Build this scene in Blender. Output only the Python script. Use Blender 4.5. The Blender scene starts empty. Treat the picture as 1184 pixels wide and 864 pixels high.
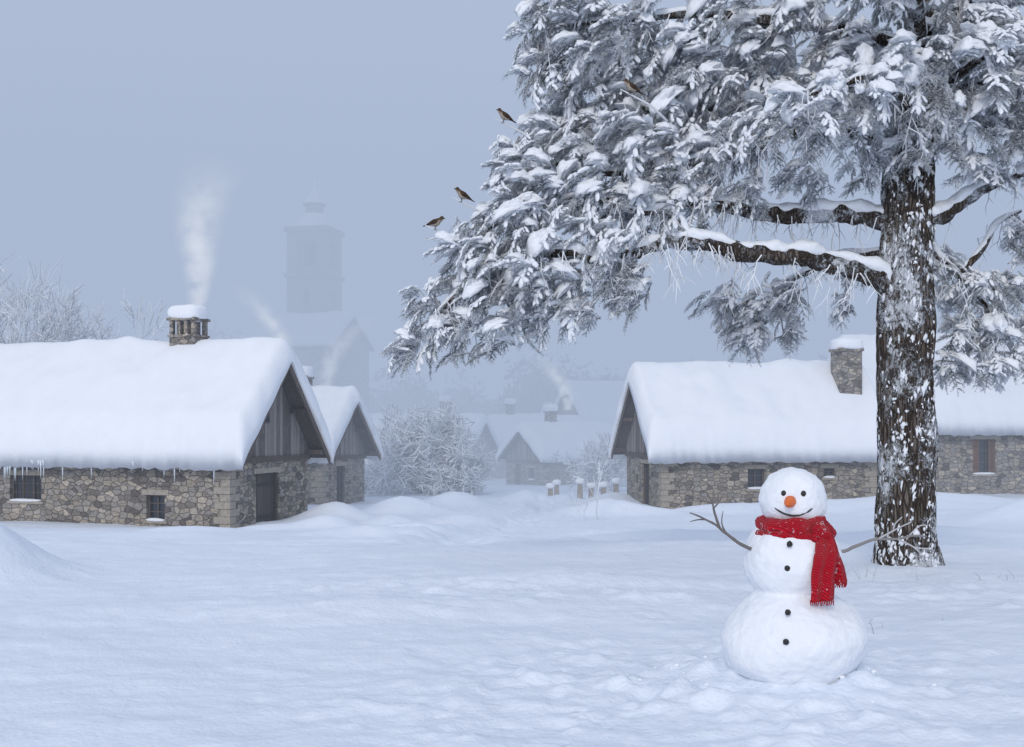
import bpy, math, random
import numpy as np
from mathutils import Vector, Matrix, noise
random.seed(7); rng=np.random.default_rng(7)
scene=bpy.context.scene
R=math.radians
CAMZ=2.11
# ------------------------------------------------------------ materials
def newmat(name):
    m=bpy.data.materials.new(name); m.use_nodes=True
    nt=m.node_tree; nt.nodes.clear()
    out=nt.nodes.new('ShaderNodeOutputMaterial')
    return m,nt,out
def N(nt,t,**k):
    n=nt.nodes.new(t)
    ins=k.pop('ins',{})
    for a,b in k.items(): setattr(n,a,b)
    for a,b in ins.items(): n.inputs[a].default_value=b
    return n
def ramp(nt,stops,interp='LINEAR'):
    n=nt.nodes.new('ShaderNodeValToRGB'); cr=n.color_ramp; cr.interpolation=interp
    while len(cr.elements)<len(stops): cr.elements.new(0.5)
    for e,(p,c) in zip(cr.elements,stops):
        e.position=p; e.color=(c[0],c[1],c[2],1) if hasattr(c,'__len__') else (c,c,c,1)
    return n
def coords(nt,scale=(1,1,1),warp=0,wscale=2):
    tc=N(nt,'ShaderNodeTexCoord'); mp=N(nt,'ShaderNodeMapping'); mp.inputs['Scale'].default_value=scale
    nt.links.new(tc.outputs['Object'],mp.inputs['Vector'])
    o=mp.outputs['Vector']
    if warp:
        nz=N(nt,'ShaderNodeTexNoise',ins={'Scale':wscale,'Detail':3})
        nt.links.new(o,nz.inputs['Vector'])
        s=N(nt,'ShaderNodeVectorMath',operation='SCALE'); s.inputs['Scale'].default_value=warp
        a=N(nt,'ShaderNodeVectorMath',operation='ADD')
        nt.links.new(nz.outputs['Color'],s.inputs[0]); nt.links.new(o,a.inputs[0]); nt.links.new(s.outputs[0],a.inputs[1])
        o=a.outputs[0]
    return o
def mixc(nt,f,a,b):
    m=N(nt,'ShaderNodeMix',data_type='RGBA')
    for v,i in ((f,0),(a,6),(b,7)):
        if hasattr(v,'default_value') or hasattr(v,'is_linked'): nt.links.new(v,m.inputs[i])
        else: m.inputs[i].default_value=(v if i==0 else (v[0],v[1],v[2],1))
    return m.outputs[2]
def bsdf(nt,out,col,rough=0.7,bump=None,bs=0.3,bd=0.02,spec=0.3):
    b=N(nt,'ShaderNodeBsdfPrincipled')
    if hasattr(col,'is_linked'): nt.links.new(col,b.inputs['Base Color'])
    else: b.inputs['Base Color'].default_value=(*col,1)
    b.inputs['Roughness'].default_value=rough
    b.inputs['Specular IOR Level'].default_value=spec
    if bump is not None:
        bn=N(nt,'ShaderNodeBump',ins={'Strength':bs,'Distance':bd})
        nt.links.new(bump,bn.inputs['Height']); nt.links.new(bn.outputs[0],b.inputs['Normal'])
    nt.links.new(b.outputs[0],out.inputs[0]); return b
def snow_mat(name,col=(0.85,0.88,0.935),s1=6,s2=60,bs=0.5,bd=0.03):
    m,nt,out=newmat(name); v=coords(nt)
    a=N(nt,'ShaderNodeTexNoise',ins={'Scale':s1,'Detail':6,'Roughness':0.6}); b=N(nt,'ShaderNodeTexNoise',ins={'Scale':s2,'Detail':3})
    nt.links.new(v,a.inputs['Vector']); nt.links.new(v,b.inputs['Vector'])
    ad=N(nt,'ShaderNodeMath',operation='MULTIPLY_ADD'); ad.inputs[1].default_value=0.25
    nt.links.new(b.outputs[0],ad.inputs[0]); nt.links.new(a.outputs[0],ad.inputs[2])
    c=mixc(nt,a.outputs[0],tuple(x*0.95 for x in col),tuple(min(1,x*1.04) for x in col))
    bsdf(nt,out,c,0.65,ad.outputs[0],bs,bd,0.25); return m
def stone_mat(name,sc=3.0,light=1.0):
    m,nt,out=newmat(name); v=coords(nt,(1,1,1.7),0.14,2.5)
    vo=N(nt,'ShaderNodeTexVoronoi',ins={'Scale':sc,'Randomness':0.8}); ve=N(nt,'ShaderNodeTexVoronoi',feature='DISTANCE_TO_EDGE',ins={'Scale':sc,'Randomness':0.8})
    nt.links.new(v,vo.inputs['Vector']); nt.links.new(v,ve.inputs['Vector'])
    sp=N(nt,'ShaderNodeSeparateColor'); nt.links.new(vo.outputs['Color'],sp.inputs[0])
    L=light
    r=ramp(nt,[(0,(.14*L,.125*L,.115*L)),(.22,(.26*L,.23*L,.20*L)),(.45,(.42*L,.36*L,.29*L)),(.7,(.30*L,.28*L,.265*L)),(1,(.54*L,.47*L,.38*L))]); nt.links.new(sp.outputs[0],r.inputs[0])
    nz=N(nt,'ShaderNodeTexNoise',ins={'Scale':11,'Detail':6,'Roughness':0.7}); nt.links.new(v,nz.inputs['Vector'])
    dirt=ramp(nt,[(.3,.45),(.7,1.3)]); nt.links.new(nz.outputs[0],dirt.inputs[0])
    mu=N(nt,'ShaderNodeMix',data_type='RGBA',blend_type='MULTIPLY'); mu.inputs[0].default_value=1
    nt.links.new(r.outputs[0],mu.inputs[6]); nt.links.new(dirt.outputs[0],mu.inputs[7])
    e=ramp(nt,[(.0,0),(.055,1)]); nt.links.new(ve.outputs['Distance'],e.inputs[0])
    c=mixc(nt,e.outputs[0],(.19*L,.175*L,.155*L),mu.outputs[2])
    n2=N(nt,'ShaderNodeTexNoise',ins={'Scale':5,'Detail':9,'Roughness':0.78}); nt.links.new(v,n2.inputs['Vector'])
    sr=ramp(nt,[(.60,0),(.66,.75)]); nt.links.new(n2.outputs[0],sr.inputs[0])
    c=mixc(nt,sr.outputs[0],c,(.62,.66,.72))
    ad=N(nt,'ShaderNodeMath',operation='MULTIPLY_ADD'); ad.inputs[1].default_value=0.4
    nt.links.new(nz.outputs[0],ad.inputs[0]); nt.links.new(e.outputs[0],ad.inputs[2])
    bsdf(nt,out,c,0.9,ad.outputs[0],0.9,0.05,0.1); return m
def wood_mat(name,c1,c2,frost=0.0):
    m,nt,out=newmat(name); v=coords(nt,(9,9,0.9),0.1,2)
    nz=N(nt,'ShaderNodeTexNoise',ins={'Scale':2.5,'Detail':7,'Roughness':0.7}); nt.links.new(v,nz.inputs['Vector'])
    at=N(nt,'ShaderNodeAttribute',attribute_name='val')
    ad=N(nt,'ShaderNodeMath',operation='MULTIPLY_ADD'); ad.inputs[1].default_value=0.75
    nt.links.new(at.outputs['Fac'],ad.inputs[0])
    s=N(nt,'ShaderNodeMath',operation='SUBTRACT'); s.inputs[1].default_value=0.38
    nt.links.new(nz.outputs[0],s.inputs[0]); nt.links.new(s.outputs[0],ad.inputs[2])
    c=mixc(nt,ad.outputs[0],c1,c2)
    if frost:
        n2=N(nt,'ShaderNodeTexNoise',ins={'Scale':3,'Detail':8,'Roughness':.8}); nt.links.new(v,n2.inputs['Vector'])
        r=ramp(nt,[(.55,0),(.7,frost)]); nt.links.new(n2.outputs[0],r.inputs[0]); c=mixc(nt,r.outputs[0],c,(.6,.65,.72))
    bsdf(nt,out,c,0.85,nz.outputs[0],0.5,0.02,0.15); return m
def plain(name,col,rough=0.7,spec=0.3,nscale=20,bs=0.2,var=0.2):
    m,nt,out=newmat(name); v=coords(nt)
    nz=N(nt,'ShaderNodeTexNoise',ins={'Scale':nscale,'Detail':4}); nt.links.new(v,nz.inputs['Vector'])
    c=mixc(nt,nz.outputs[0],tuple(x*(1-var) for x in col),tuple(min(1,x*(1+var)) for x in col))
    bsdf(nt,out,c,rough,nz.outputs[0],bs,0.01,spec); return m
M_snow=snow_mat('snow_roof',col=(.88,.90,.94),s1=1.6,s2=14,bs=0.4,bd=0.05)
M_ground=snow_mat('snow_ground',col=(.81,.86,.94),s1=2.2,s2=22,bs=0.7,bd=0.06)
M_man=snow_mat('snow_packed',col=(0.86,0.885,0.93),s1=9,s2=70,bs=0.6,bd=0.02)
M_clump=snow_mat('snow_clump',col=(0.88,0.91,0.955),s1=14,s2=60,bs=0.8,bd=0.03)
M_stone=stone_mat('rubble_stone')
M_stoneL=plain('dressed_stone',(.36,.32,.27),.9,.1,9,.6,.45)
M_wood=wood_mat('grey_boards',(.085,.073,.068),(.34,.305,.285),.45)
M_beam=wood_mat('dark_beam',(.045,.036,.031),(.19,.15,.13),.45)
M_door=wood_mat('door_boards',(.04,.037,.037),(.13,.11,.10))
M_shut=wood_mat('shutter_brown',(.08,.045,.032),(.22,.13,.09))
M_glass=plain('window_glass',(.02,.025,.035),.12,.6,3,.05)
M_ice=plain('ice',(.72,.79,.88),.15,.6,30,.2)
def bark():
    m,nt,out=newmat('bark'); v=coords(nt,(1,1,.17),.10,4)
    ve=N(nt,'ShaderNodeTexVoronoi',feature='DISTANCE_TO_EDGE',ins={'Scale':20,'Randomness':1}); nt.links.new(v,ve.inputs['Vector'])
    rg=N(nt,'ShaderNodeTexNoise',ins={'Scale':13,'Detail':5,'Roughness':.6}); nt.links.new(v,rg.inputs['Vector'])
    v3=coords(nt,(1,1,.5))
    nz=N(nt,'ShaderNodeTexNoise',ins={'Scale':38,'Detail':7,'Roughness':.75}); nt.links.new(v3,nz.inputs['Vector'])
    e=ramp(nt,[(0,.25),(.3,1)]); nt.links.new(ve.outputs['Distance'],e.inputs[0])
    mu=N(nt,'ShaderNodeMath',operation='MULTIPLY'); nt.links.new(e.outputs[0],mu.inputs[0]); nt.links.new(rg.outputs[0],mu.inputs[1])
    m2=N(nt,'ShaderNodeMath',operation='MULTIPLY_ADD'); m2.inputs[1].default_value=.55; nt.links.new(nz.outputs[0],m2.inputs[0]); nt.links.new(mu.outputs[0],m2.inputs[2])
    c=ramp(nt,[(.3,(.022,.018,.016)),(.55,(.085,.068,.058)),(.85,(.25,.21,.18))]); nt.links.new(m2.outputs[0],c.inputs[0])
    v2=coords(nt,(1,1,.7),.2,6)
    n2=N(nt,'ShaderNodeTexNoise',ins={'Scale':15,'Detail':12,'Roughness':.9}); nt.links.new(v2,n2.inputs['Vector'])
    n3=N(nt,'ShaderNodeTexNoise',ins={'Scale':1.8,'Detail':2}); nt.links.new(v2,n3.inputs['Vector'])
    ad=N(nt,'ShaderNodeMath',operation='MULTIPLY_ADD'); ad.inputs[1].default_value=.55
    nt.links.new(n3.outputs[0],ad.inputs[0]); nt.links.new(n2.outputs[0],ad.inputs[2])
    sr=ramp(nt,[(.80,0),(.815,.95)]); nt.links.new(ad.outputs[0],sr.inputs[0])
    cc=mixc(nt,sr.outputs[0],c.outputs[0],(.82,.86,.91))
    hh=N(nt,'ShaderNodeMath',operation='MULTIPLY_ADD'); hh.inputs[1].default_value=.5; nt.links.new(sr.outputs[0],hh.inputs[0]); nt.links.new(m2.outputs[0],hh.inputs[2])
    bsdf(nt,out,cc,.9,hh.outputs[0],1.0,.08,.1); return m
M_bark=bark()
def val_mat(name,c0,c1,rough=.8):
    m,nt,out=newmat(name); at=N(nt,'ShaderNodeAttribute',attribute_name='val')
    bsdf(nt,out,mixc(nt,at.outputs['Fac'],c0,c1),rough,spec=.15); return m
M_needle=val_mat('frosted_needles',(.030,.042,.046),(.86,.90,.95))
M_frost=val_mat('frosted_twigs',(.12,.12,.13),(.90,.92,.95))
M_twig=val_mat('twig_bark',(.07,.05,.04),(.6,.6,.62))
# ------------------------------------------------------------ mesh builder
class MB:
    def __init__(s): s.v=[];s.f=[];s.a=[]
    def add(s,vs,fs,val=.5):
        o=len(s.v); s.v.extend([tuple(map(float,q)) for q in vs]); s.f.extend([tuple(i+o for i in f) for f in fs])
        s.a.extend(val if hasattr(val,'__len__') else [val]*len(vs))
    def box(s,a,b,val=.5):
        (x0,y0,z0),(x1,y1,z1)=a,b
        if x0>x1:x0,x1=x1,x0
        if y0>y1:y0,y1=y1,y0
        if z0>z1:z0,z1=z1,z0
        s.add([(x0,y0,z0),(x1,y0,z0),(x1,y1,z0),(x0,y1,z0),(x0,y0,z1),(x1,y0,z1),(x1,y1,z1),(x0,y1,z1)],
          [(0,3,2,1),(4,5,6,7),(0,1,5,4),(1,2,6,5),(2,3,7,6),(3,0,4,7)],val)
    def prism(s,poly,axis,a,b,val=.5):
        n=len(poly)
        mk=(lambda t,p:(t,p[0],p[1])) if axis=='x' else (lambda t,p:(p[0],t,p[1]))
        vs=[mk(a,p) for p in poly]+[mk(b,p) for p in poly]
        fs=[tuple(range(n))[::-1],tuple(range(n,2*n))]+[(i,(i+1)%n,n+(i+1)%n,n+i) for i in range(n)]
        s.add(vs,fs,val)
    def tube(s,pts,rad,n=5,val=.5,cap=True,squash=None,nz=0,ns=3):
        pts=[Vector(p) for p in pts]; m=len(pts); vs=[];vl=[]
        t=(pts[1]-pts[0]).normalized(); u=t.orthogonal().normalized()
        for i,p in enumerate(pts):
            tt=(pts[min(i+1,m-1)]-pts[max(i-1,0)])
            if tt.length<1e-9: tt=t
            t=tt.normalized(); u=(u-t*u.dot(t))
            if u.length<1e-6: u=t.orthogonal()
            u.normalize(); w=t.cross(u)
            for k in range(n):
                an=2*math.pi*k/n; r=rad[i]
                q=u*math.cos(an)+w*math.sin(an)
                if nz: r*=1+nz*noise.noise((p+q*r)*ns)
                o=q*r
                if squash: o.z*=squash
                vs.append(p+o); vl.append(val[i] if hasattr(val,'__len__') else val)
        fs=[(i*n+k,i*n+(k+1)%n,(i+1)*n+(k+1)%n,(i+1)*n+k) for i in range(m-1) for k in range(n)]
        if cap: fs+= [tuple(range(n))[::-1],tuple(range((m-1)*n,m*n))]
        s.add(vs,fs,vl)
    def blob(s,c,r,nu=12,nv=8,nz=.15,ns=3,pw=1.0,val=1.0,seed=0):
        vs=[];c=Vector(c)
        for j in range(nv+1):
            ph=math.pi*j/nv
            for i in range(nu):
                th=2*math.pi*i/nu
                d=Vector((math.sin(ph)*math.cos(th),math.sin(ph)*math.sin(th),math.cos(ph)))
                if pw!=1: d=Vector([math.copysign(abs(q)**pw,q) for q in d])
                k=1+nz*noise.noise(d*ns*.6+c*3+Vector((seed,0,0)))
                vs.append(c+Vector((d.x*r[0],d.y*r[1],d.z*r[2]))*k)
        fs=[(j*nu+i,(j+1)*nu+i,(j+1)*nu+(i+1)%nu,j*nu+(i+1)%nu) for j in range(nv) for i in range(nu)]
        s.add(vs,fs,val)
    def obj(s,name,mat,parent=None,smooth=False,loc=None):
        me=bpy.data.meshes.new(name); me.from_pydata(s.v,[],s.f); 
        at=me.attributes.new('val','FLOAT','POINT'); at.data.foreach_set('value',np.clip(np.array(s.a,dtype=np.float32),0,1))
        me.materials.append(mat)
        if smooth: me.polygons.foreach_set('use_smooth',[True]*len(me.polygons))
        me.validate(); me.update()
        o=bpy.data.objects.new(name,me); scene.collection.objects.link(o)
        if parent: o.parent=parent
        if loc is not None: o.location=loc
        return o
def npobj(name,V,T,A,mat,parent=None,smooth=False):
    me=bpy.data.meshes.new(name); k=T.shape[1]
    me.vertices.add(len(V)); me.vertices.foreach_set('co',V.astype(np.float32).ravel())
    me.loops.add(T.size); me.loops.foreach_set('vertex_index',T.astype(np.int32).ravel())
    me.polygons.add(len(T)); me.polygons.foreach_set('loop_start',np.arange(0,T.size,k,dtype=np.int32)); me.polygons.foreach_set('loop_total',np.full(len(T),k,dtype=np.int32))
    me.update(calc_edges=True)
    if A is not None:
        at=me.attributes.new('val','FLOAT','POINT'); at.data.foreach_set('value',np.clip(A,0,1).astype(np.float32))
    me.materials.append(mat)
    if smooth: me.polygons.foreach_set('use_smooth',np.ones(len(T),dtype=bool))
    o=bpy.data.objects.new(name,me); scene.collection.objects.link(o)
    if parent:o.parent=parent
    return o
def empty(name,loc,rotz=0):
    e=bpy.data.objects.new(name,None); scene.collection.objects.link(e); e.location=loc; e.rotation_euler=(0,0,rotz); e.empty_display_size=.3
    return e
# ------------------------------------------------------------ ground
def vn(x,y,seed=0):
    xi=np.floor(x); yi=np.floor(y); fx=x-xi; fy=y-yi; fx=fx*fx*(3-2*fx); fy=fy*fy*(3-2*fy)
    def h(a,b):
        q=np.sin(a*127.1+b*311.7+seed*74.7)*43758.5453; return q-np.floor(q)
    return (h(xi,yi)*(1-fx)+h(xi+1,yi)*fx)*(1-fy)+(h(xi,yi+1)*(1-fx)+h(xi+1,yi+1)*fx)*fy-.5
def fbm(x,y,seed=0,o=4):
    s=0;a=1
    for i in range(o):
        c,sn=math.cos(i*1.1+.4),math.sin(i*1.1+.4)
        s=s+a*vn((x*c-y*sn)*2**i+i*17.3,(x*sn+y*c)*2**i-i*9.1,seed+i); a*=.5
    return s
def sst(t): t=np.clip(t,0,1); return t*t*(3-2*t)
YS=[-50,0,10,16,20,25,30,35,40,46,52,60,75,90,130,200,1500]
ZS=[0.1,0,0,.03,-.15,-.55,-.98,-1.38,-1.75,-1.88,-1.92,-2.05,-2.4,-2.8,-3.2,-3.5,-3.5]
MOUNDS=[(-7.55,15.4,.95,.95,1.1),(5.72,16.1,.12,1.2,.9),(2.29,9.0,.10,.85,.8),(19.5,41,.95,2.0,2.0),
 (-6.2,37.5,.55,1.1,.9),(-8.2,37.0,.25,1.2,.7),(-4.4,40,.5,1.2,1.1),(-7.0,43.5,.75,1.3,1.4),(-5.0,50,.75,1.6,1.6),(-3,57,.65,1.6,1.6),(-3.2,34,.3,1.4,.6),(-2.0,43,.3,1.2,.9),(-10,34,.2,2.5,.8),
 (3.9,47,.55,1.6,1.1),(6,46.5,.3,1.6,.8),(9,48.6,.4,2.4,1.2),(13,49.5,.45,3.0,1.5),(19,50,.55,4,2.0),(1.2,60,.5,1.8,1.5),(5.2,57,.5,1.5,1.6),
 (-1.5,35,.2,1.6,.9),(3.2,31,.25,1.6,.8),(-4,30,.26,2.0,.8),(4,27,.22,1.8,.7),(6.5,30,.28,2.6,.9),(10,27,.2,2.6,.8),(-9,28,.2,3,.9),(-2.5,12.5,.12,2.4,.8),(-5.5,10.5,.1,2.0,.7),(.2,14.5,.12,2.6,.6)]
def G(x,y):
    x=np.asarray(x,dtype=float); y=np.asarray(y,dtype=float)
    z=0
    for k in (-.16,-.08,0,.08,.16): z=z+np.interp(y*(1+k),YS,ZS)/5
    z=z+.42*sst((x-13)/6)*sst((y-38)/14)
    for mx,my,h,rx,ry in MOUNDS: z=z+h*np.exp(-((x-mx)/rx)**2-((y-my)/ry)**2)
    z=z+.20*fbm(x/6,y/4.0,1,4)*sst((y-3)/12)*(1-.7*np.exp(-((x-5.7)/2)**2-((y-16)/2)**2))
    z=z+.07*fbm(x/1.7,y/.9,5,4)
    rough=.3+1.5*np.exp(-((x-1.6)/2.4)**2-((y-8.8)/1.8)**2)+.8*np.exp(-((y-13.5)/1.2)**2)*sst((x+5)/3)+.6*sst((y-24)/8)*np.exp(-((x+1)/5)**2)
    l=np.clip(fbm(x/.30,y/.24,11,3)-.02,0,1)
    z=z+.085*rough*l+.03*rough*fbm(x/.13,y/.11,21,2)
    ty=23+2.6*np.sin(x*.16+1.0)
    z=z-.16*np.exp(-((y-ty)/.5)**2)+.10*np.exp(-((y-ty-1.2)/.45)**2)+.12*np.exp(-((y-ty+1.1)/.45)**2)*(.6+vn(x/.7,y/.7,3))
    px=-.9+.05*(y-20)-.9*np.sin((y-18)*.13)
    w=sst((y-19)/5)*(1-sst((y-75)/10))
    z=z+w*(-.26*np.exp(-((x-px)/.7)**2)*(.75+vn(x/.35,y/.6,6))+.13*np.exp(-((x-px-1.15)/.4)**2)*(.7+vn(x/.5,y/.9,7))+.13*np.exp(-((x-px+1.15)/.4)**2)*(.7+vn(x/.5,y/.9,8)))
    return z
ys=[-15.]
while ys[-1]<4: ys.append(ys[-1]+.6)
while ys[-1]<1200: ys.append(ys[-1]+max(.04,.0055*ys[-1]))
ys=np.array(ys)
xs=[0.]
while xs[-1]<900: xs.append(xs[-1]+(.045 if xs[-1]<5 else .045+(xs[-1]-5)*.018))
xs=np.array(xs); xs=np.concatenate([-xs[:0:-1],xs])
X,Y=np.meshgrid(xs,ys); Z=G(X,Y); nx=len(xs)
idx=np.arange((len(ys)-1)*nx).reshape(len(ys)-1,nx)[:,:-1].ravel()
T=np.stack([idx,idx+1,idx+nx+1,idx+nx],1)
npobj('snow_ground',np.stack([X.ravel(),Y.ravel(),Z.ravel()],1),T,None,M_ground,smooth=True)
def g1(x,y): return float(G(x,y))
# ------------------------------------------------------------ houses
def roof_snow(L,W,wh,rh,T,og,oe,seed,res=.14):
    s=rh/(W/2); x0,x1=-og-.16,L+og+.16; y0,y1=-oe-.2,W+oe+.2
    nxx=max(12,int((x1-x0)/res)); nyy=max(14,int((y1-y0)/res))
    def conc(n):
        t=np.linspace(-1,1,n); return np.sign(t)*(1-(1-np.abs(t))**1.25)*.5+.5
    gx=x0+(x1-x0)*conc(nxx); gy=y0+(y1-y0)*conc(nyy)
    A,B=np.meshgrid(gx,gy)
    e=np.minimum((A-x0),(x1-A)); f=np.minimum(B-y0,y1-B)
    rr=lambda d,r: np.sqrt(np.clip(1-(1-np.clip(d/r,0,1))**2,0,1))
    th=T*rr(e+.02,.5)*rr(f+.05,.55)
    nz=fbm(A/2.1+seed*3,B/1.7,seed,3)
    yy=np.abs(B-W/2)
    base=wh+rh-s*yy+.10
    baser=wh+rh-s*(np.sqrt(yy**2+.45**2)-.18)+.10
    top=baser+th*(1+.26*nz)+.035*fbm(A/.8,B/.8,seed+4,3)*rr(f,.4)
    top=np.maximum(top,base+.01)
    jag=.09*vn(A/.7+seed,B*0,seed+8)+.05*vn(A/.23,B*0,seed+3)
    Bt=B+np.where(B<W/2,-1,1)*jag*np.exp(-f/.15)
    jx=.10*vn(B/.5+seed,A*0,seed+2)*np.exp(-e/.25)
    At=A+np.where(A<L/2,-1,1)*jx
    n=A.size
    V=np.concatenate([np.stack([At.ravel(),Bt.ravel(),top.ravel()],1),np.stack([At.ravel(),Bt.ravel(),(base-.02-.08*np.exp(-f/.12)*(1+1.4*vn(A/.25,B*0,seed+5))).ravel()],1)])
    i=np.arange((nyy-1)*nxx).reshape(nyy-1,nxx)[:,:-1].ravel()
    Tt=np.stack([i,i+1,i+nxx+1,i+nxx],1); Tb=np.stack([i,i+nxx,i+nxx+1,i+1],1)+n
    side=[]
    for k in range(nxx-1): side.append((k,k+n,k+1+n,k+1)); q=(nyy-1)*nxx+k; side.append((q,q+1,q+1+n,q+n))
    for k in range(nyy-1): q=k*nxx; side.append((q,q+nxx,q+nxx+n,q+n)); q=q+nxx-1; side.append((q,q+n,q+nxx+n,q+nxx))
    return V,np.concatenate([Tt,Tb,np.array(side)])
def house(name,anchor,side,ang,L,W,wh,rh,T=1.2,og=.7,oe=.42,front=(),gl=(),gr=(),gstone=.4,chim=(),seed=1,det=True,gwin=None,wood=M_wood,gable_stone=False):
    ax,ay,az=anchor; c,s_=math.cos(ang),math.sin(ang)
    if side=='R': ox,oy=ax-L*c,ay-L*s_
    else: ox,oy=ax,ay
    e=empty(name,(ox,oy,az),ang)
    s=rh/(W/2); t=.4; rnd=random.Random(seed)
    wall=MB(); dr=MB(); gls=MB(); frm=MB(); snw=MB(); dor=MB(); shu=MB()
    def wallp(kind,length,h,ops,off=0.0):
        def m(a0,d0,z0,a1,d1,z1):
            if kind=='F': return (a0,d0,z0),(a1,d1,z1)
            if kind=='B': return (a0,W-d0,z0),(a1,W-d1,z1)
            if kind=='L': return (d0,a0,z0),(d1,a1,z1)
            return (L-d0,a0,z0),(L-d1,a1,z1)
        A0=0 if kind in 'FB' else t; A1=length if kind in 'FB' else length-t
        xs_=sorted({A0,A1,*[o[0] for o in ops],*[o[1] for o in ops]})
        for p,q in zip(xs_[:-1],xs_[1:]):
            zz=[-1.0]; 
            for o in ops:
                if o[0]<=p and o[1]>=q: zz+= [o[2],o[3]]
            zz.append(h); zz=sorted(zz)
            for k in range(0,len(zz),2):
                if zz[k+1]-zz[k]>.01: wall.box(*m(p,0,zz[k],q,t,zz[k+1]))
        for o in ops:
            a0,a1,z0,z1,typ=o; w=a1-a0
            dr.box(*m(a0-.18,-.035,z1,a1+.18,.18,z1+.2),rnd.random())
            if typ!='door':
                dr.box(*m(a0-.1,-.06,z0-.1,a1+.1,.2,z0),rnd.random())
                snw.blob(m((a0+a1)/2,-.0,z0+.03,0,0,0)[0],(w*.55,.12,.07) if kind in 'FB' else (.12,w*.55,.07),10,6,.2)
                gls.box(*m(a0,.22,z0,a1,.25,z1))
                fw=.06
                for (p,q,r_,u) in ((a0,a0+fw,z0,z1),(a1-fw,a1,z0,z1),(a0+fw,a1-fw,z0,z0+fw),(a0+fw,a1-fw,z1-fw,z1)): frm.box(*m(p,.14,r_,q,.215,u),.5)
                nvb=2 if w<1.1 else 3
                if typ=='grille':
                    for k in range(1,7): frm.box(*m(a0+w*k/7-.012,.1,z0,a0+w*k/7+.012,.13,z1),.4)
                for k in range(1,nvb): frm.box(*m(a0+w*k/nvb-.02,.16,z0+fw,a0+w*k/nvb+.02,.217,z1-fw),.6)
                for k in (1,2): 
                    zz=z0+(z1-z0)*k/3; frm.box(*m(a0+fw,.165,zz-.015,a1-fw,.212,zz+.015),.6)
                if typ=='shut':
                    for (p,q) in ((a0-.02,a0+w*.30),(a1-w*.30,a1+.02)):
                        nb=3
                        for k in range(nb): shu.box(*m(p+(q-p)*k/nb+.005,.03,z0+.02,p+(q-p)*(k+1)/nb-.005,.07,z1-.02),rnd.random())
                        for zc in (.2,.8): shu.box(*m(p,.005,z0+(z1-z0)*zc-.05,q,.03,z0+(z1-z0)*zc+.05),.2)
            else:
                n=max(3,int(w/.2))
                for k in range(n): dor.box(*m(a0+w*k/n+.006,.2+.01*rnd.random(),z0,a0+w*(k+1)/n-.006,.26,z1),rnd.random())
                for (p,q) in ((a0,a0+.1),(a1-.1,a1)): frm.box(*m(p,.08,z0,q,.197,z1),.3)
                for zc in (.25,.8): dor.box(*m(a0+.1,.17,z0+(z1-z0)*zc-.06,a1-.1,.2,z0+(z1-z0)*zc+.06),.1)
    gh=wh if gable_stone else wh-gstone
    wallp('F',L,wh-.02,front); wallp('B',L,wh-.02,())
    wallp('L',W,gh,gl); wallp('R',W,gh,gr)
    wall.obj('stone_walls',M_stone,e)
    if det:
        q=MB(); z=-.6;k=0
        while z<gh-.25:
            a,b=(.62,.36) if k%2 else (.36,.62); a+=rnd.uniform(-.05,.05); h=.27
            for cx,sx in ((0,1),(L,-1)):
                q.box((cx-sx*.028,-.028,z),(cx+sx*a,.1,z+h-.02),rnd.random()); q.box((cx-sx*.027,.1,z),(cx+sx*.1,b,z+h-.02),rnd.random())
            z+=h;k+=1
        q.obj('corner_stones',M_stoneL,e)
    gb=MB()
    zr=lambda y: wh+s*min(y,W-y)-.01
    for gx,sg in ((0,-1),(L,1)):
        if gable_stone:
            wall2=MB(); wall2.prism([(0,wh-.02),(W,wh-.02),(W/2,wh+rh-.03)],'x',gx,gx-sg*.4); wall2.obj('gable_stone',M_stone,e); continue
        y=0
        while y<W-.01:
            w=rnd.uniform(.17,.26); y2=min(W,y+w)
            pl=[(y+.006,gh-rnd.uniform(0,.06)),(y2-.006,gh-rnd.uniform(0,.06)),(y2-.006,zr(y2))]
            if y<W/2<y2: pl.append((W/2,zr(W/2)))
            pl.append((y+.006,zr(y)))
            gb.prism(pl,'x',gx+sg*(.03+.015*rnd.random()),gx-sg*.05,rnd.random()); y=y2
    gb.obj('gable_boards',wood,e)
    bm=MB()
    for gx,sg in ((0,-1),(L,1)):
        if not gable_stone: bm.box((gx+sg*.10,-.02,gh-.12),(gx+sg*.005-sg*.0,W+.02,gh+.09),.4)
        for fy in (0,.25,.5,.75,1):
            y=W*fy; z=zr(y)-.1
            bm.box((gx+sg*(og-.05),y-.09,z-.2),(gx+sg*.05,y+.09,z-.02),rnd.random())
        for sd in (0,1):
            f=lambda y:(y if sd==0 else W-y)
            pl=[(f(-oe-.04),wh-s*(oe+.04)-.20),(f(-oe-.04),wh-s*(oe+.04)+.1),(f(W/2),wh+rh+.1),(f(W/2),wh+rh-.24)]
            bm.prism(pl,'x',gx+sg*(og),gx+sg*(og+.06),.6)
    for sd in (0,1):
        f=lambda y:(y if sd==0 else W-y)
        pl=[(f(-oe),wh-s*oe),(f(-oe),wh-s*oe+.09),(f(W/2),wh+rh+.09),(f(W/2),wh+rh)]
        bm.prism(pl,'x',-og,L+og,.25)
        if det:
            x=.1
            while x<L:
                pl=[(f(-oe+.03),wh-s*(oe-.03)-.15),(f(-oe+.03),wh-s*(oe-.03)-.004),(f(.3),wh+s*.3-.004),(f(.3),wh+s*.3-.15)]
                bm.prism(pl,'x',x,x+.1,rnd.random()); x+=.55
    bm.obj('roof_timbers',M_beam,e)
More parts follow.
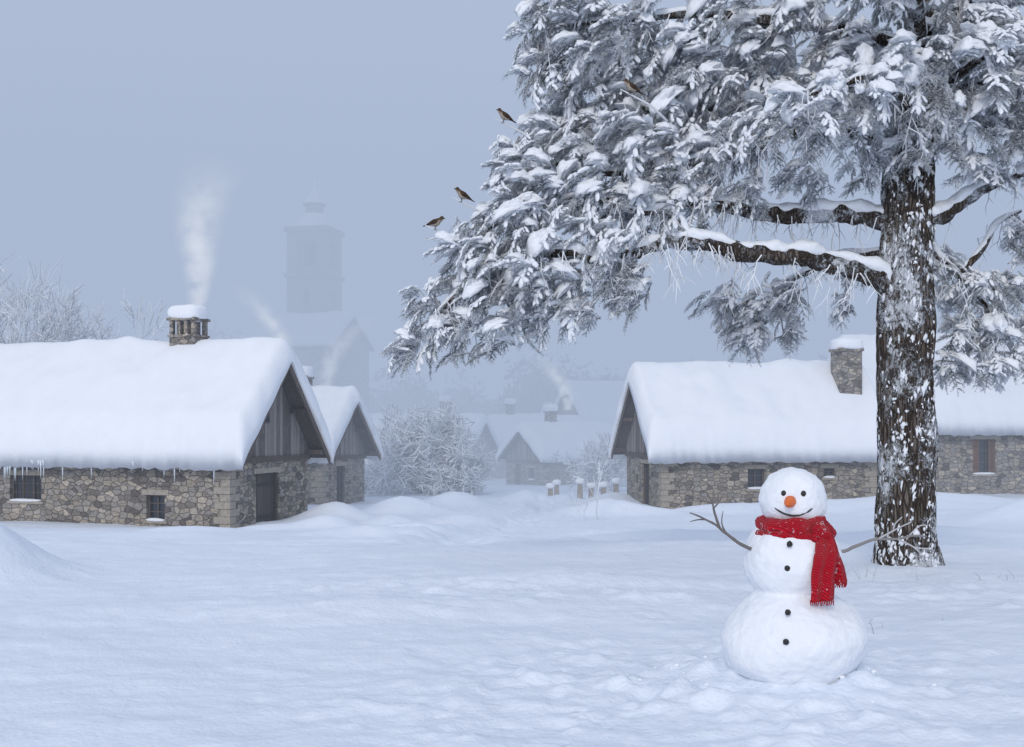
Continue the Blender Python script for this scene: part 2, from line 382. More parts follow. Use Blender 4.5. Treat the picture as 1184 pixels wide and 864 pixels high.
    if gwin is not None:
        for gx,sg in ((0,-1),(L,1)):
            y,z,w,h=gwin
            frm.box((gx+sg*.03,y-w/2-.05,z-h/2-.05),(gx+sg*.07,y+w/2+.05,z+h/2+.05),.8); gls.box((gx+sg*.06,y-w/2,z-h/2),(gx+sg*.075,y+w/2,z+h/2))
    V,F=roof_snow(L,W,wh,rh,T,og,oe,seed,.11 if det else .25)
    npobj('roof_snow',V,F,None,M_snow,e,True)
    for nm,b,mt in (('lintels_and_sills',dr,M_stoneL),('window_panes',gls,M_glass),('frames',frm,M_beam),('door',dor,M_door),('shutters',shu,M_shut)):
        if b.v: b.obj(nm,mt,e)
    if snw.v: snw.obj('sill_snow',M_snow,e,True)
    for (cx,cy,zb,zt,wx,wy,kind) in chim:
        cb=MB()
        if kind=='arched':
            cb.box((cx-wx/2,cy-wy/2,zb),(cx+wx/2,cy+wy/2,zt-.75))
            cb.box((cx-wx/2-.06,cy-wy/2-.06,zt-.75),(cx+wx/2+.06,cy+wy/2+.06,zt-.66))
            for i in range(4):
                px=cx-wx/2+(wx-.16)*i/3
                for yy in (cy-wy/2,cy+wy/2-.16): cb.box((px,yy,zt-.66),(px+.16,yy+.16,zt-.1))
            cb.box((cx-wx/2+.25,cy-wy/2+.25,zt-.66),(cx+wx/2-.25,cy+wy/2-.25,zt-.1),.1)
            cb.box((cx-wx/2-.08,cy-wy/2-.08,zt-.1),(cx+wx/2+.08,cy+wy/2+.08,zt))
        else:
            cb.box((cx-wx/2,cy-wy/2,zb),(cx+wx/2,cy+wy/2,zt-.14)); cb.box((cx-wx/2-.07,cy-wy/2-.07,zt-.14),(cx+wx/2+.07,cy+wy/2+.07,zt))
        cb.obj('chimney',M_stone,e)
        sb=MB(); sb.blob((cx,cy,zt+.2),(wx/2+.16,wy/2+.16,.33),20,12,.12,3,.6); sb.obj('chimney_snow',M_snow,e,True)
    return e
h1=house('stone_farmhouse',(-10.2,40,-1.73),'R',R(-18),17,5.8,2.9,3.3,T=1.25,og=.75,
   front=[(17-3.55,17-2.75,.25,1.2,'win'),(17-9.8,17-8.3,.85,1.85,'grille')],gr=[(1.8,3.5,-.3,1.95,'door')],gwin=(2.5,4.2,.3,.6),
   chim=[(17-3.7,2.9,5.2,8.0,1.15,.9,'arched')],seed=3)
h2=house('stone_cottage',(-9.6,56,-1.85),'R',R(-18),10,4.9,2.6,2.45,T=1.15,front=[],gr=[(1.6,2.5,-.3,1.75,'door')],
   chim=[(7.6,2.45,4.8,6.5,.7,.7,'plain')],seed=5)
h3=house('stone_cottage',(7.03,52,-1.75),'L',R(11),11,5.6,2.72,3.15,T=1.35,og=.65,front=[(4.3,5.15,.75,1.7,'win'),(8.2,8.8,1.25,1.7,'win')],
   gl=[(1.9,3.0,-.3,1.9,'door')],chim=[(10.1,1.35,3.5,7.6,1.2,.95,'plain')],seed=8)
h4=house('stone_farmhouse',(18.7,56.2,-1.45),'L',R(11),15,6.6,3.65,3.75,T=1.25,og=.6,front=[(5.2,6.5,.95,2.75,'shut'),(10,11.2,.95,2.75,'shut')],seed=11)
house('village_house',(2.4,85,-2.75),'L',R(35),8,5,2.3,1.95,T=.95,og=.5,oe=.35,seed=13,det=False,gl=[(1.2,2.0,.5,1.4,'win'),(3,3.8,-.2,1.7,'door')],
   chim=[(2.6,2.5,4.5,5.9,.7,.7,'plain')])
house('village_house',(-3.86,95,-3.0),'R',R(-25),12,5,2.8,2.4,T=1.0,og=.5,oe=.35,seed=17,det=False,front=[(8.5,9.3,.8,1.7,'win')],gr=[(2,3,-.2,1.8,'door')],
   chim=[(8.6,2.5,5.6,7.1,.8,.8,'plain')])
house('village_house',(-1.6,103,-3.0),'L',R(8),9,5,2.9,2.3,T=1.0,og=.4,oe=.35,seed=19,det=False,front=[(3,3.8,.8,1.7,'win')],chim=[(1.8,2.5,5.4,7.0,.8,.8,'plain')])
house('village_house',(7.4,106,-3.0),'L',R(28),13,7,4.9,3.6,T=1.1,og=.5,oe=.4,seed=23,det=False)
house('village_house',(-11.5,88,-2.8),'R',R(-15),9,4.8,2.5,2.2,T=1.0,og=.4,oe=.35,seed=27,det=False)
house('village_house',(3.5,128,-3.2),'L',R(-12),11,6,4.2,3.0,T=1.0,og=.4,oe=.4,seed=28,det=False)
house('garden_shed',(-8.5,70,-2.3),'R',R(-20),3.4,2.8,1.35,1.0,T=.7,og=.3,oe=.25,seed=29,det=False)
ic=MB(); rr=random.Random(4)
for k in range(110):
    x=rr.choice([rr.uniform(5.5,9.6),rr.uniform(5.5,9.4),rr.uniform(0,16.8)]); l=rr.uniform(.12,.3) if rr.random()<.7 else rr.uniform(.35,.8)
    z=2.9-1.138*.42-.06
    ic.tube([(x,-.55,z+.1),(x+.01,-.55,z-l*.4),(x,-.55,z-l)],[.04,.022,.003],5,.5)
ic.obj('icicles',M_ice,h1,True)
# ------------------------------------------------------------ church
ch=empty('church',(-24.6,138,-3.2),R(-12))
M_plaster=plain('tower_plaster',(.24,.23,.22),.9,.1,1.2,.3,.25)
M_dark=plain('opening_shade',(.03,.03,.035),.9,.1)
tw=MB(); hw=2.6; Ht=29.5
tw.box((-hw,-hw,-1),(hw,hw,Ht-6.2))
tw.box((-hw-.3,-hw-.3,Ht-6.2),(hw+.3,hw+.3,Ht-5.7))
for sx in (-1,1):
    for sy in (-1,1): tw.box((sx*hw,sy*hw,Ht-5.7),(sx*(hw-1.3),sy*(hw-1.3),Ht-.6))
tw.box((-hw+.01,-hw+.01,Ht-1.8),(hw-.01,hw-.01,Ht-.6)); tw.box((-hw+.02,-hw+.02,Ht-5.7),(hw-.02,hw-.02,Ht-4.9))
tw.box((-hw-.3,-hw-.3,Ht-.6),(hw+.3,hw+.3,Ht))
for z in (9,17): tw.box((-hw-.15,-hw-.15,z),(hw+.15,hw+.15,z+.35))
tw.obj('tower',M_plaster,ch)
dk=MB(); dk.box((-.9,-.9,Ht-4.9),(.9,.9,Ht-1.8));  # near-black solid blocks stand in for the shade inside the tower
for z in (12.5,20): dk.box((-.4,-hw-.01,z),(.4,-hw+.1,z+1.8)); dk.box((hw-.1,-.4,z),(hw+.01,.4,z+1.8))
dk.obj('opening_shade_blocks',M_dark,ch)
def lathe(mb,prof,n,val=.5,rot=0):
    vs=[(r*math.cos(2*math.pi*k/n+rot),r*math.sin(2*math.pi*k/n+rot),z) for r,z in prof for k in range(n)]
    fs=[(i*n+k,i*n+(k+1)%n,(i+1)*n+(k+1)%n,(i+1)*n+k) for i in range(len(prof)-1) for k in range(n)]
    mb.add(vs,fs,val)
sp=MB(); lathe(sp,[(3.1,Ht),(2.7,Ht+.5),(2.0,Ht+1.2),(1.6,Ht+1.8),(1.45,Ht+1.9)],8,rot=R(22.5)); lathe(sp,[(1.5,Ht+3.1),(1.3,Ht+3.6),(.7,Ht+4.3),(.25,Ht+5.1),(.08,Ht+7),(0.01,Ht+7.1)],8)
sp.obj('spire_snow',M_snow,ch)
ln=MB(); lathe(ln,[(1.2,Ht+1.7),(1.2,Ht+3.0),(1.55,Ht+3.0),(1.55,Ht+3.15)],8); ln.box((-.35,-.04,Ht+6.3),(.35,.04,Ht+6.4)); ln.obj('lantern',M_plaster,ch)
house('church_nave',(-20.8,127,-3.2),'R',R(-20),12,9.5,14.6,3.3,T=.9,og=.4,oe=.4,seed=31,det=False,gable_stone=True,front=[(9,10,6,9,'win')],gr=[(4,5.4,7,10,'win')]).name='church_hall'
# ------------------------------------------------------------ frosted deciduous trees, bushes
def grow(mb,p,d,l,r,dep,rd,up=.1,minr=.012,spread=.6,nch=(2,4)):
    pts=[p];rad=[r];q=Vector(p);dd=Vector(d)
    for i in range(3):
        dd=(dd+Vector((rd.gauss(0,.13),rd.gauss(0,.13),rd.gauss(0,.1)+up*.3))).normalized(); q=q+dd*(l/3); pts.append(q.copy()); rad.append(max(minr*.8,r*(1-.13*(i+1))))
    v=.15 if r>.1 else (.4 if r>.05 else rd.uniform(.6,1))
    mb.tube(pts,rad,5 if r>.06 else 3,v,cap=False)
    if dep==0: return
    for k in range(rd.randint(*nch)):
        i=rd.choice([1,2,3,3]); b=pts[i]
        nd=(dd+Vector((rd.gauss(0,spread),rd.gauss(0,spread),rd.gauss(0,spread*.7)+up))).normalized()
        grow(mb,b,nd,l*rd.uniform(.62,.86),max(minr,rad[i]*.62),dep-1,rd,up,minr,spread,nch)
def frost_tree(name,x,y,h,r,dep,seed,minr=.02,up=.12,spread=.55,stems=1,nch=(3,4),lf=.3):
    rd=random.Random(seed); e=empty(name,(x,y,g1(x,y)-.05)); mb=MB()
    for s in range(stems):
        if stems==1: d=Vector((0,0,1)); p=Vector((0,0,0))
        else:
            an=rd.uniform(0,6.28); k=rd.uniform(.1,1.0); d=Vector((math.cos(an)*k,math.sin(an)*k,1)).normalized(); p=Vector((math.cos(an)*.25,math.sin(an)*.25,0))
        grow(mb,p,d,h*lf,r,dep,rd,up,minr,spread,nch)
    zs=np.array([q[2] for q in mb.v]); k=h/np.percentile(zs,99.5)
    mb.v=[(a*k**.7,b*k**.7,c*k) for a,b,c in mb.v]
    mb.obj('branches',M_frost,e); return e
frost_tree('frosted_tree',-22.6,50,10.8,.26,6,2,.022,nch=(3,4),spread=.5,up=.12)
frost_tree('frosted_tree',-19.6,51,8.3,.2,6,22,.02,nch=(3,4),spread=.55,up=.10)
frost_tree('frosted_tree',-27,54,12,.3,5,12,.026,nch=(4,4),spread=.5)
frost_tree('frosted_bush',-5.6,68,5.3,.07,4,5,.032,up=.02,spread=.8,stems=16,nch=(3,5),lf=.34)
frost_tree('frosted_bush',-3.4,67,3.3,.05,4,6,.03,up=.0,spread=.8,stems=12,nch=(3,4),lf=.34)
frost_tree('frosted_bush',-8.0,74,4.2,.05,4,16,.032,up=.0,spread=.75,stems=9,nch=(3,4),lf=.36)
frost_tree('frosted_bush',6.3,74,3.6,.05,4,7,.032,up=.05,spread=.75,stems=12,nch=(3,4),lf=.34)
frost_tree('frosted_sapling',3.4,44,2.5,.025,3,9,.012,up=.3,spread=.35,nch=(2,3),lf=.42)
frost_tree('frosted_sapling',3.0,43,1.2,.015,3,10,.01,up=.2,spread=.4,stems=3,nch=(2,2),lf=.4)
FV=[];r2=np.random.default_rng(5)
def crown(x,y,z,h,w):
    for k in range(5):
        cx=x+r2.normal()*w*.4; cy=y+r2.normal()*w*.4; cz=z+h*r2.uniform(.35,.85); rr_=w*r2.uniform(.35,.65)
        n=70; d=r2.normal(size=(n,3)); d/=np.linalg.norm(d,axis=1)[:,None]; p=np.array([cx,cy,cz])+d*rr_*(r2.uniform(.2,1,(n,1))**.5)*np.array([1,1,.9])
        a=r2.normal(size=(n,3))*.42; b=r2.normal(size=(n,3))*.42
        FV.extend([p,p+a,p+b])
tr=MB()
def band(x0,x1,y0,y1,n,h0,h1):
    for k in range(n):
        x=r2.uniform(x0,x1); y=r2.uniform(y0,y1); h=r2.uniform(h0,h1); crown(x,y,-3.5,h,h*.36); tr.tube([(x,y,-3.8),(x,y,-3.5+h*.6)],[.22,.08],5,.2)
band(-22,-7,142,160,26,8,13); band(-4,18,135,150,34,7,12); band(3,13,130,145,18,11,15.5); band(-46,-27,150,168,34,13,20); band(-90,-46,140,170,50,10,15); band(16,80,120,150,70,9,15); band(-14,2,165,185,22,8,12)
P0=np.concatenate(FV[0::3]);P1=np.concatenate(FV[1::3]);P2=np.concatenate(FV[2::3]); n=len(P0)
fe=empty('distant_wood',(0,0,0))
npobj('crowns',np.concatenate([P0,P1,P2]),np.stack([np.arange(n),np.arange(n)+n,np.arange(n)+2*n],1),np.tile(r2.uniform(.1,.7,n),3),val_mat('wood_frost',(.06,.08,.10),(.36,.42,.48)),fe)
tr.obj('stems',M_twig,fe)
for i,(x,y) in enumerate([(2.15,62),(2.6,64.5),(3.75,61),(4.4,61.5),(5.0,60.5),(5.75,61.2)]):
    z=g1(x,y); e=empty('stone_post',(x,y,z)); b=MB(); h=.62+.12*(i%3); b.prism([(-.16,-.3),(.16,-.3),(.13,h),(-.13,h)],'y',-.13,.13); b.obj('shaft',M_stoneL,e)
    sb=MB(); sb.blob((0,0,h+.08),(.26,.26,.17),12,8,.15,3,.7); sb.obj('snow_cap',M_snow,e,True)
# ------------------------------------------------------------ the big pine
TX,TY,TZ=5.72,16.0,.05
tree=empty('pine_tree',(TX,TY,TZ)); U=1/80.
def tp(u,v,w=0.0):
    return Vector(((u-1050)*U,w,(655-v)*U))
def smooth_path(P,Rr,k=5):
    out=[];ro=[]
    for i in range(len(P)-1):
        p0=P[max(i-1,0)];p1=P[i];p2=P[i+1];p3=P[min(i+2,len(P)-1)]
        for j in range(k):
            t=j/k
            out.append(.5*((2*p1)+(p2-p0)*t+(2*p0-5*p1+4*p2-p3)*t*t+(3*p1-p0-3*p2+p3)*t**3)); ro.append(Rr[i]*(1-t)+Rr[i+1]*t)
    out.append(P[-1]); ro.append(Rr[-1]); return out,ro
def clump(seed,nu=16,nv=11,flat=True,amp=1.0):
    V=[]
    for j in range(nv+1):
        ph=math.pi*j/nv
        for i in range(nu):
            th=2*math.pi*i/nu; d=Vector((math.sin(ph)*math.cos(th),math.sin(ph)*math.sin(th),math.cos(ph)))
            k=1+.6*amp*noise.noise(d*1.9+Vector((seed*7.1,0,0)))+.45*amp*noise.noise(d*4.6+Vector((0,seed*3.3,0)))
            x,y,z=d.x*k,d.y*k*.8,d.z*k*.55
            if flat:
                if z<0: z*=.5
                V.append((x,y,z-.32*(x*x)-.25*y*y))
            else: V.append((x,y,z))
    F=[(j*nu+i,(j+1)*nu+i,(j+1)*nu+(i+1)%nu,j*nu+(i+1)%nu) for j in range(nv) for i in range(nu)]
    return np.array(V),np.array(F)
trunk=MB()
TP=[(1050,690,.52),(1050,672,.49),(1050,655,.46),(1049,630,.43),(1048,590,.415),(1048,500,.40),(1047,400,.385),(1048,300,.37),(1050,210,.345),(1056,100,.30),(1062,0,.25),(1068,-150,.18),(1070,-300,.10),(1072,-380,.03)]
P,Q=smooth_path([tp(a,b) for a,b,c in TP],[c for a,b,c in TP],18)
n=110; vs=[]; tuft=[[] for _ in range(5)]
for p,r in zip(P,Q):
    for k in range(n):
        an=2*math.pi*k/n; flare=max(0,(.45-p.z))*.13*math.cos(an*5+.6)
        d=Vector((math.cos(an),math.sin(an),0)); q=p+d*r
        rid=noise.noise(Vector((d.x*r*13,d.y*r*13,q.z*1.3)))*.045+noise.noise(Vector((d.x*r*30,d.y*r*30,q.z*4)))*.025
        s_=p+d*(r+flare+rid*min(1,r*3)+.03*noise.noise(Vector((d.x,d.y,q.z*.8))))
        vs.append(s_)
        dens=.05+.32*max(0,noise.noise(Vector((d.x*1.7,d.y*1.7,q.z*1.3)))-.05)+.05*max(0,d.x*.7-d.y*.4)
        if random.random()<dens and p.z<6.5:
            z=random.uniform(.006,.017) if random.random()<.8 else random.uniform(.02,.032); t=np.array([-d.y,d.x,0.]); dn=np.array(d)
            tl=np.array([0,0,1.])+t*random.uniform(-.4,.4)
            M3=np.stack([t*z*random.uniform(.5,1.5),dn*z*.5,tl*z*random.uniform(1.2,5)],1)
            tuft[random.randrange(5)].append((M3,np.array(s_)+np.array([0,0,random.uniform(-.05,.05)]),0))
trunk.add(vs,[(i*n+k,i*n+(k+1)%n,(i+1)*n+(k+1)%n,(i+1)*n+k) for i in range(len(P)-1) for k in range(n)],.5)
trunk.obj('trunk',M_bark,tree,True)
LIMBS=[
 ([(1045,345,0),(1005,322,-.1),(950,303,-.2),(900,300,-.3),(850,293,-.35),(800,284,-.4),(770,283,-.4),(735,293,-.4),(700,305,-.45),(650,300,-.5),(600,300,-.5),(550,330,-.5),(500,375,-.5)],.145,.02),
 ([(790,286,-.4),(784,268,-.4),(765,255,-.4),(735,250,-.3),(700,240,-.2)],.05,.03),
 ([(1045,262,0),(1000,250,.1),(950,246,.2),(900,247,.2),(850,241,.1),(800,232,0),(740,240,-.1),(680,235,-.2),(610,245,-.3),(560,275,-.4)],.13,.02),
 ([(1050,170,0),(980,155,-.2),(930,153,-.2),(880,168,-.3),(820,185,-.2),(740,195,0),(650,190,.2),(590,160,.3)],.11,.02),
 ([(1055,118,0),(990,98,.3),(930,92,.4),(870,107,.4),(800,112,.5),(720,115,.5),(690,130,.5)],.10,.02),
 ([(1060,60,0),(980,30,.2),(900,20,.2),(820,10,.2),(720,20,.1),(640,30,0)],.10,.02),
 ([(1052,262,0),(1085,250,-.1),(1110,232,-.2),(1135,222,-.3),(1180,200,-.4),(1240,190,-.5)],.11,.03),
 ([(1055,225,0),(1080,262,.3),(1095,295,.4),(1125,318,.4),(1150,345,.4),(1172,380,.4),(1190,415,.4)],.055,.02),
 ([(1120,315,.4),(1145,285,.3),(1165,255,.3),(1190,240,.2)],.04,.015),
 ([(1057,130,0),(1110,110,-.2),(1170,100,-.3),(1240,90,-.4)],.10,.03),
 ([(1062,40,0),(1120,10,.1),(1180,-10,.2),(1240,-20,.2)],.10,.02),
 ([(1045,290,.1),(1005,285,.8),(960,300,1.3),(910,325,1.6),(870,345,1.7)],.05,.02),
 ([(1050,190,0),(1040,170,-.7),(1010,140,-1.2),(960,130,-1.5),(900,150,-1.6)],.08,.02),
 ([(1052,150,0),(1070,120,-.7),(1100,95,-1.2),(1140,110,-1.5)],.08,.02),
 ([(1050,210,0),(1060,170,.8),(1090,120,1.6),(1130,90,2.4)],.08,.02),
 ([(1055,160,0),(1020,110,.9),(960,60,1.8),(900,40,2.3)],.08,.02),
 ([(1060,80,0),(1040,40,-.8),(1010,0,-1.5),(980,-30,-2)],.08,.02),
 ([(1068,-120,0),(1000,-130,.1),(900,-120,.1),(800,-100,0)],.08,.02),
 ([(1068,-130,0),(1120,-140,.1),(1220,-120,.1)],.08,.02),
]
limb=MB(); lsnow=MB(); limbpts=[]
for pts,r0,r1 in LIMBS:
    m=len(pts); P,Q=smooth_path([tp(*p) for p in pts],[r0*(1-i/(m-1))**.8+r1 for i in range(m)],6)
    P=[p+Vector((0,noise.noise(p*1.5)*.08,noise.noise(p*2.3+Vector((9,0,0)))*.09)) for p in P]
    Q[0]*=1.5; Q[1]*=1.2
    limb.tube(P,Q,12,.5,nz=.4,ns=9); limbpts+= [(p,q) for p,q in zip(P,Q)]
    S,SR=[],[]
    for i in range(1,len(P)):
        for h in (0,1):
            p=P[i-1].lerp(P[i],.5) if h==0 else P[i]; q=Q[i]
            S.append(p+Vector((0,0,q*.66+.012))); SR.append((q*.80+.018)*(1+.6*noise.noise(p*3.3+Vector((0,5,0))))*(.35 if i==len(P)-1 else 1)*(.5 if i==1 else 1))
    lsnow.tube(S,SR,14,1,squash=.8,nz=.35,ns=8)
PADS=[(470,408,28,20,-.5),(498,352,34,34,-.5),(512,388,38,30,-.4),(535,300,38,36,-.4),(552,392,40,24,-.6),(562,262,46,32,-.4),(540,330,40,34,-.2),(580,335,50,45,-.6),(600,378,34,20,-.4),(612,225,48,38,-.3),(622,285,48,42,-.5),
(640,340,46,38,-.4),(598,182,34,34,.2),(606,158,20,14,.3),(650,175,48,42,.2),(680,235,52,46,-.2),(690,305,42,40,-.5),(722,335,26,26,-.4),(660,130,50,38,.5),(705,140,46,34,.5),(740,190,55,46,0),(752,240,44,34,-.2),(715,160,30,20,-.5),
(622,45,36,46,.1),(620,85,26,26,.1),(665,60,46,44,.1),(640,5,50,34,0),(720,25,48,42,.1),(735,85,50,40,.5),(775,135,50,44,.3),(800,195,46,40,0),(790,60,50,48,.3),(840,20,50,42,.2),(840,110,48,44,.4),(685,95,40,30,.3),
(860,170,46,40,-.2),(850,215,36,26,0),(800,245,34,24,-.1),(720,350,22,20,-.4),(660,370,28,18,-.4),(890,60,50,46,.4),(920,10,50,40,.2),(925,115,48,44,.4),(900,165,48,38,-1.5),(955,150,46,42,-1.4),(985,65,50,48,.2),(990,185,36,34,-.3),(935,205,34,26,.1),(870,235,30,16,.1),
(1010,120,50,46,-1.1),(1000,20,52,44,-1.2),(1050,95,34,34,-1.0),(1075,165,46,38,-.9),(1040,180,30,24,-.8),(1100,40,54,46,-.3),(1105,110,52,48,-1.2),(1150,20,54,44,.1),(1160,80,52,50,-.4),(1140,150,50,42,-1.2),
(1185,140,48,48,-.5),(1175,190,40,28,-.5),(1120,205,36,24,-.6),(1215,60,50,50,-.3),(1220,180,50,40,-.5),(1230,120,50,50,-.2),
(850,330,26,18,1.6),(875,350,34,30,1.7),(912,340,34,34,1.5),(935,372,22,20,1.5),(890,385,28,16,1.6),(940,330,20,18,1.3),(1000,300,14,20,.7),(990,345,10,16,.7),
(1105,300,24,22,.4),(1120,345,32,26,.5),(1160,330,34,32,.3),(1130,385,28,24,.5),(1170,385,30,28,.4),(1120,420,22,16,.5),(1165,428,28,16,.4),(1190,270,26,26,.2),(1200,400,30,34,.3),(1205,330,32,40,.3),
(1130,90,55,50,2.2),(1090,60,50,50,1.6),(960,60,50,48,1.8),(900,45,50,45,2.2),(1000,-10,60,40,-1.9),(820,-50,60,40,.1),(730,-40,50,35,.1),(900,-60,60,50,.1),(1000,-90,70,60,-.4),(1080,-60,70,60,.6),(1160,-70,60,50,.2),
(850,-110,55,40,0),(950,-150,60,45,.1),(1070,-180,70,60,0),(1180,-140,60,45,.1),(1060,-280,60,60,0),(1070,-350,40,50,0)]
def frame(seed,droop):
    r=np.random.default_rng(seed)
    twigs=[(np.array([0,0,0.]),np.array([1,0,0.]),1.0,droop)]
    for k in range(8):
        t=.12+.8*k/8+r.uniform(-.03,.03); sd=1 if k%2 else -1
        d=np.array([.62,sd*.75,r.uniform(-.25,.25)]); d/=np.linalg.norm(d)
        twigs.append((np.array([t,0,-droop*t*t]),d,.18+.34*(1-t)*r.uniform(.7,1.2),droop*.9))
    return r,twigs
def spray(seed,droop):
    r,twigs=frame(seed,droop); V=[];A=[];Tq=[]
    for (o,d,l,dr) in twigs:
        ns=max(5,int(l*24))
        for i in range(ns+1):
            t=i/ns; p=o+d*l*t+np.array([0,0,-dr*l*t*t])
            tan=d+np.array([0,0,-2*dr*t]); tan/=np.linalg.norm(tan)
            for q in range(4):
                rad=r.normal(size=3); rad-=tan*rad.dot(tan); rad/=np.linalg.norm(rad)
                nd=tan*r.uniform(.4,1.1)+rad*.85+np.array([0,0,-.15]); nd/=np.linalg.norm(nd); ln_=r.uniform(.09,.18)*(1-.25*t)
                sdv=np.cross(nd,r.normal(size=3)); sdv/=np.linalg.norm(sdv); w=.0105
                b=len(V); V+= [p-sdv*w,p+sdv*w,p+nd*ln_]; f=r.uniform(0,.25)+(.30 if rad[2]>0 else 0); A+=[.12+f,.12+f,.55+f]; Tq.append((b,b+1,b+2))
        b=len(V); e1=o+d*l+np.array([0,0,-dr*l]); mid=o+d*l*.5+np.array([0,0,-dr*l*.25]); w=.014
        V+=[o+[0,0,w],o-[0,0,w],mid+[0,0,w],mid-[0,0,w],e1]; A+=[.3,.05,.7,.1,.8]; Tq+= [(b,b+1,b+3),(b,b+3,b+2),(b+2,b+3,b+4)]
    return np.array(V),np.array(Tq),np.array(A)
def snowspray(seed,droop,dens):
    r,twigs=frame(seed,droop); r=np.random.default_rng(seed+90); VV=[];FF=[];o_=0
    for ti,(o,d,l,dr) in enumerate(twigs):
        nb=6 if ti==0 else 2
        for i in range(nb):
            if r.random()>dens: continue
            t=(i+r.uniform(.2,.9))/nb; p=o+d*l*t+np.array([0,0,-dr*l*t*t]); rr_=r.uniform(.05,.115)*(1.15 if ti==0 else .85)
            nu,nv=7,5; an0=math.atan2(d[1],d[0]); sl=-2*dr*t
            for j in range(nv+1):
                ph=math.pi*j/nv
                for k in range(nu):
                    th=2*math.pi*k/nu; x=math.sin(ph)*math.cos(th)*1.45; y=math.sin(ph)*math.sin(th)*.95; z=math.cos(ph)*(.7 if ph<1.6 else .35)
                    kk=rr_*r.uniform(.78,1.22) if 0<j<nv else rr_
                    X_=x*math.cos(an0)-y*math.sin(an0); Y_=x*math.sin(an0)+y*math.cos(an0)
                    VV.append(p+np.array([X_*kk,Y_*kk,z*kk+x*sl*kk+.02]))
            FF+=[(o_+j*nu+i2,o_+(j+1)*nu+i2,o_+(j+1)*nu+(i2+1)%nu,o_+j*nu+(i2+1)%nu) for j in range(nv) for i2 in range(nu)]; o_+=(nv+1)*nu
    return np.array(VV),np.array(FF)
DR=[.25,.45,.6,.85,.35,.7]
ST=[spray(i,DR[i]) for i in range(6)]; FT=[snowspray(i,DR[i],.75+.04*i) for i in range(6)]; CT=[clump(i) for i in range(6)]
inst=[[] for _ in range(6)]; finst=[[] for _ in range(6)]; cinst=[[] for _ in range(6)]
br=MB()
BIRDS=[(584,135,.0,-1,14),(722,126,-1.0,-1,14),(537,233,-.4,-1,14),(506,264,-.4,1,0)]
bp=[np.array(tp(b[0],b[1],b[2])) for b in BIRDS]
lp=np.array([p for p,q in limbpts])
for (u,v,ru,rv,w) in PADS:
    c=tp(u,v,w); a=ru*U; b=rv*U; off=v<-25
    n_=int(a*b*(115 if not off else 45))+9
    d=np.linalg.norm(lp-np.array(c),axis=1); 
    k=int(np.argmin(d)); base=Vector(lp[k])
    if d[k]>.05:
        mid=(base+c)/2+Vector((0,0,.12)); br.tube([base,mid,c],[.03,.022,.012],5,.3,nz=.2)
    for j in range(n_):
        while True:
            q=rng.uniform(-1,1,3)
            if q.dot(q)<1: break
        pos=np.array(c)+q*np.array([a,max(a*.95,.3),b])*1.0
        yaw=math.atan2(pos[1]*.6+q[1]*1.4, (pos[0])*.5+q[0]*1.6)+rng.normal(0,.6)
        s=rng.uniform(.24,.46)*(1.1 if a>.5 else .9)
        topness=q[2]
        pitch=(.18-.28*topness)+rng.normal(0,.24)
        if rng.random()<.3: pitch+=.65
        ti=int(rng.integers(0,6))
        cy,sy,cp,sp_=math.cos(yaw),math.sin(yaw),math.cos(pitch),math.sin(pitch)
        Rm=np.array([[cy,-sy,0],[sy,cy,0],[0,0,1]])@np.array([[cp,0,sp_],[0,1,0],[-sp_,0,cp]])
        root=pos-Rm@np.array([s*.5,0,0])
        # the birds have knocked the twigs clear around their perches
        if min(np.linalg.norm(pos-x) for x in bp)<.36: continue
        lev=rng.uniform(-.12,.27)+.20*topness
        inst[ti].append((Rm*s,root,lev))
        if j%5==0: 
            rp=Vector(root); m2=(c+rp)/2+Vector((0,0,.03)); br.tube([c,m2,rp],[.012,.009,.006],3,.45,cap=False)
        pr=.46+.42*topness
        if rng.random()<pr:
            finst[ti].append((Rm*s,root+np.array([0,0,.013]),0))
        if topness>-.15 and rng.random()<.40:
            cs=rng.uniform(.05,.17)*(1.25 if a>.45 else .85)
            cinst[ti].append((Rm*cs*np.array([rng.uniform(.8,1.6),1,1]),pos+np.array([0,0,.03]),0))
def realize(tmps,insts,name,mat,attr=True,smooth=False):
    VV=[];TT=[];AA=[];o=0
    for tm,il in zip(tmps,insts):
        if not il: continue
        V0,T0=tm[0],tm[1]; Rs=np.array([i[0] for i in il]); Ps=np.array([i[1] for i in il])
        W_=np.einsum('nij,vj->nvi',Rs,V0)+Ps[:,None,:]
        VV.append(W_.reshape(-1,3)); TT.append((T0[None]+(np.arange(len(il))*len(V0))[:,None,None]+o).reshape(-1,T0.shape[1])); o+=len(il)*len(V0)
        if attr: AA.append((tm[2][None]+np.array([i[2] for i in il])[:,None]).ravel())
        else: AA.append(np.ones(len(il)*len(V0)))
    return npobj(name,np.concatenate(VV),np.concatenate(TT),np.concatenate(AA),mat,tree,smooth)
realize(ST,inst,'needles',M_needle); realize(FT,finst,'snow_on_needles',M_clump,False,True); realize(CT,cinst,'snow_clumps',M_clump,False,True)
realize([clump(20+i,9,6,False,1.7) for i in range(5)],tuft,'snow_on_bark',M_clump,False,False)
rd=random.Random(12)
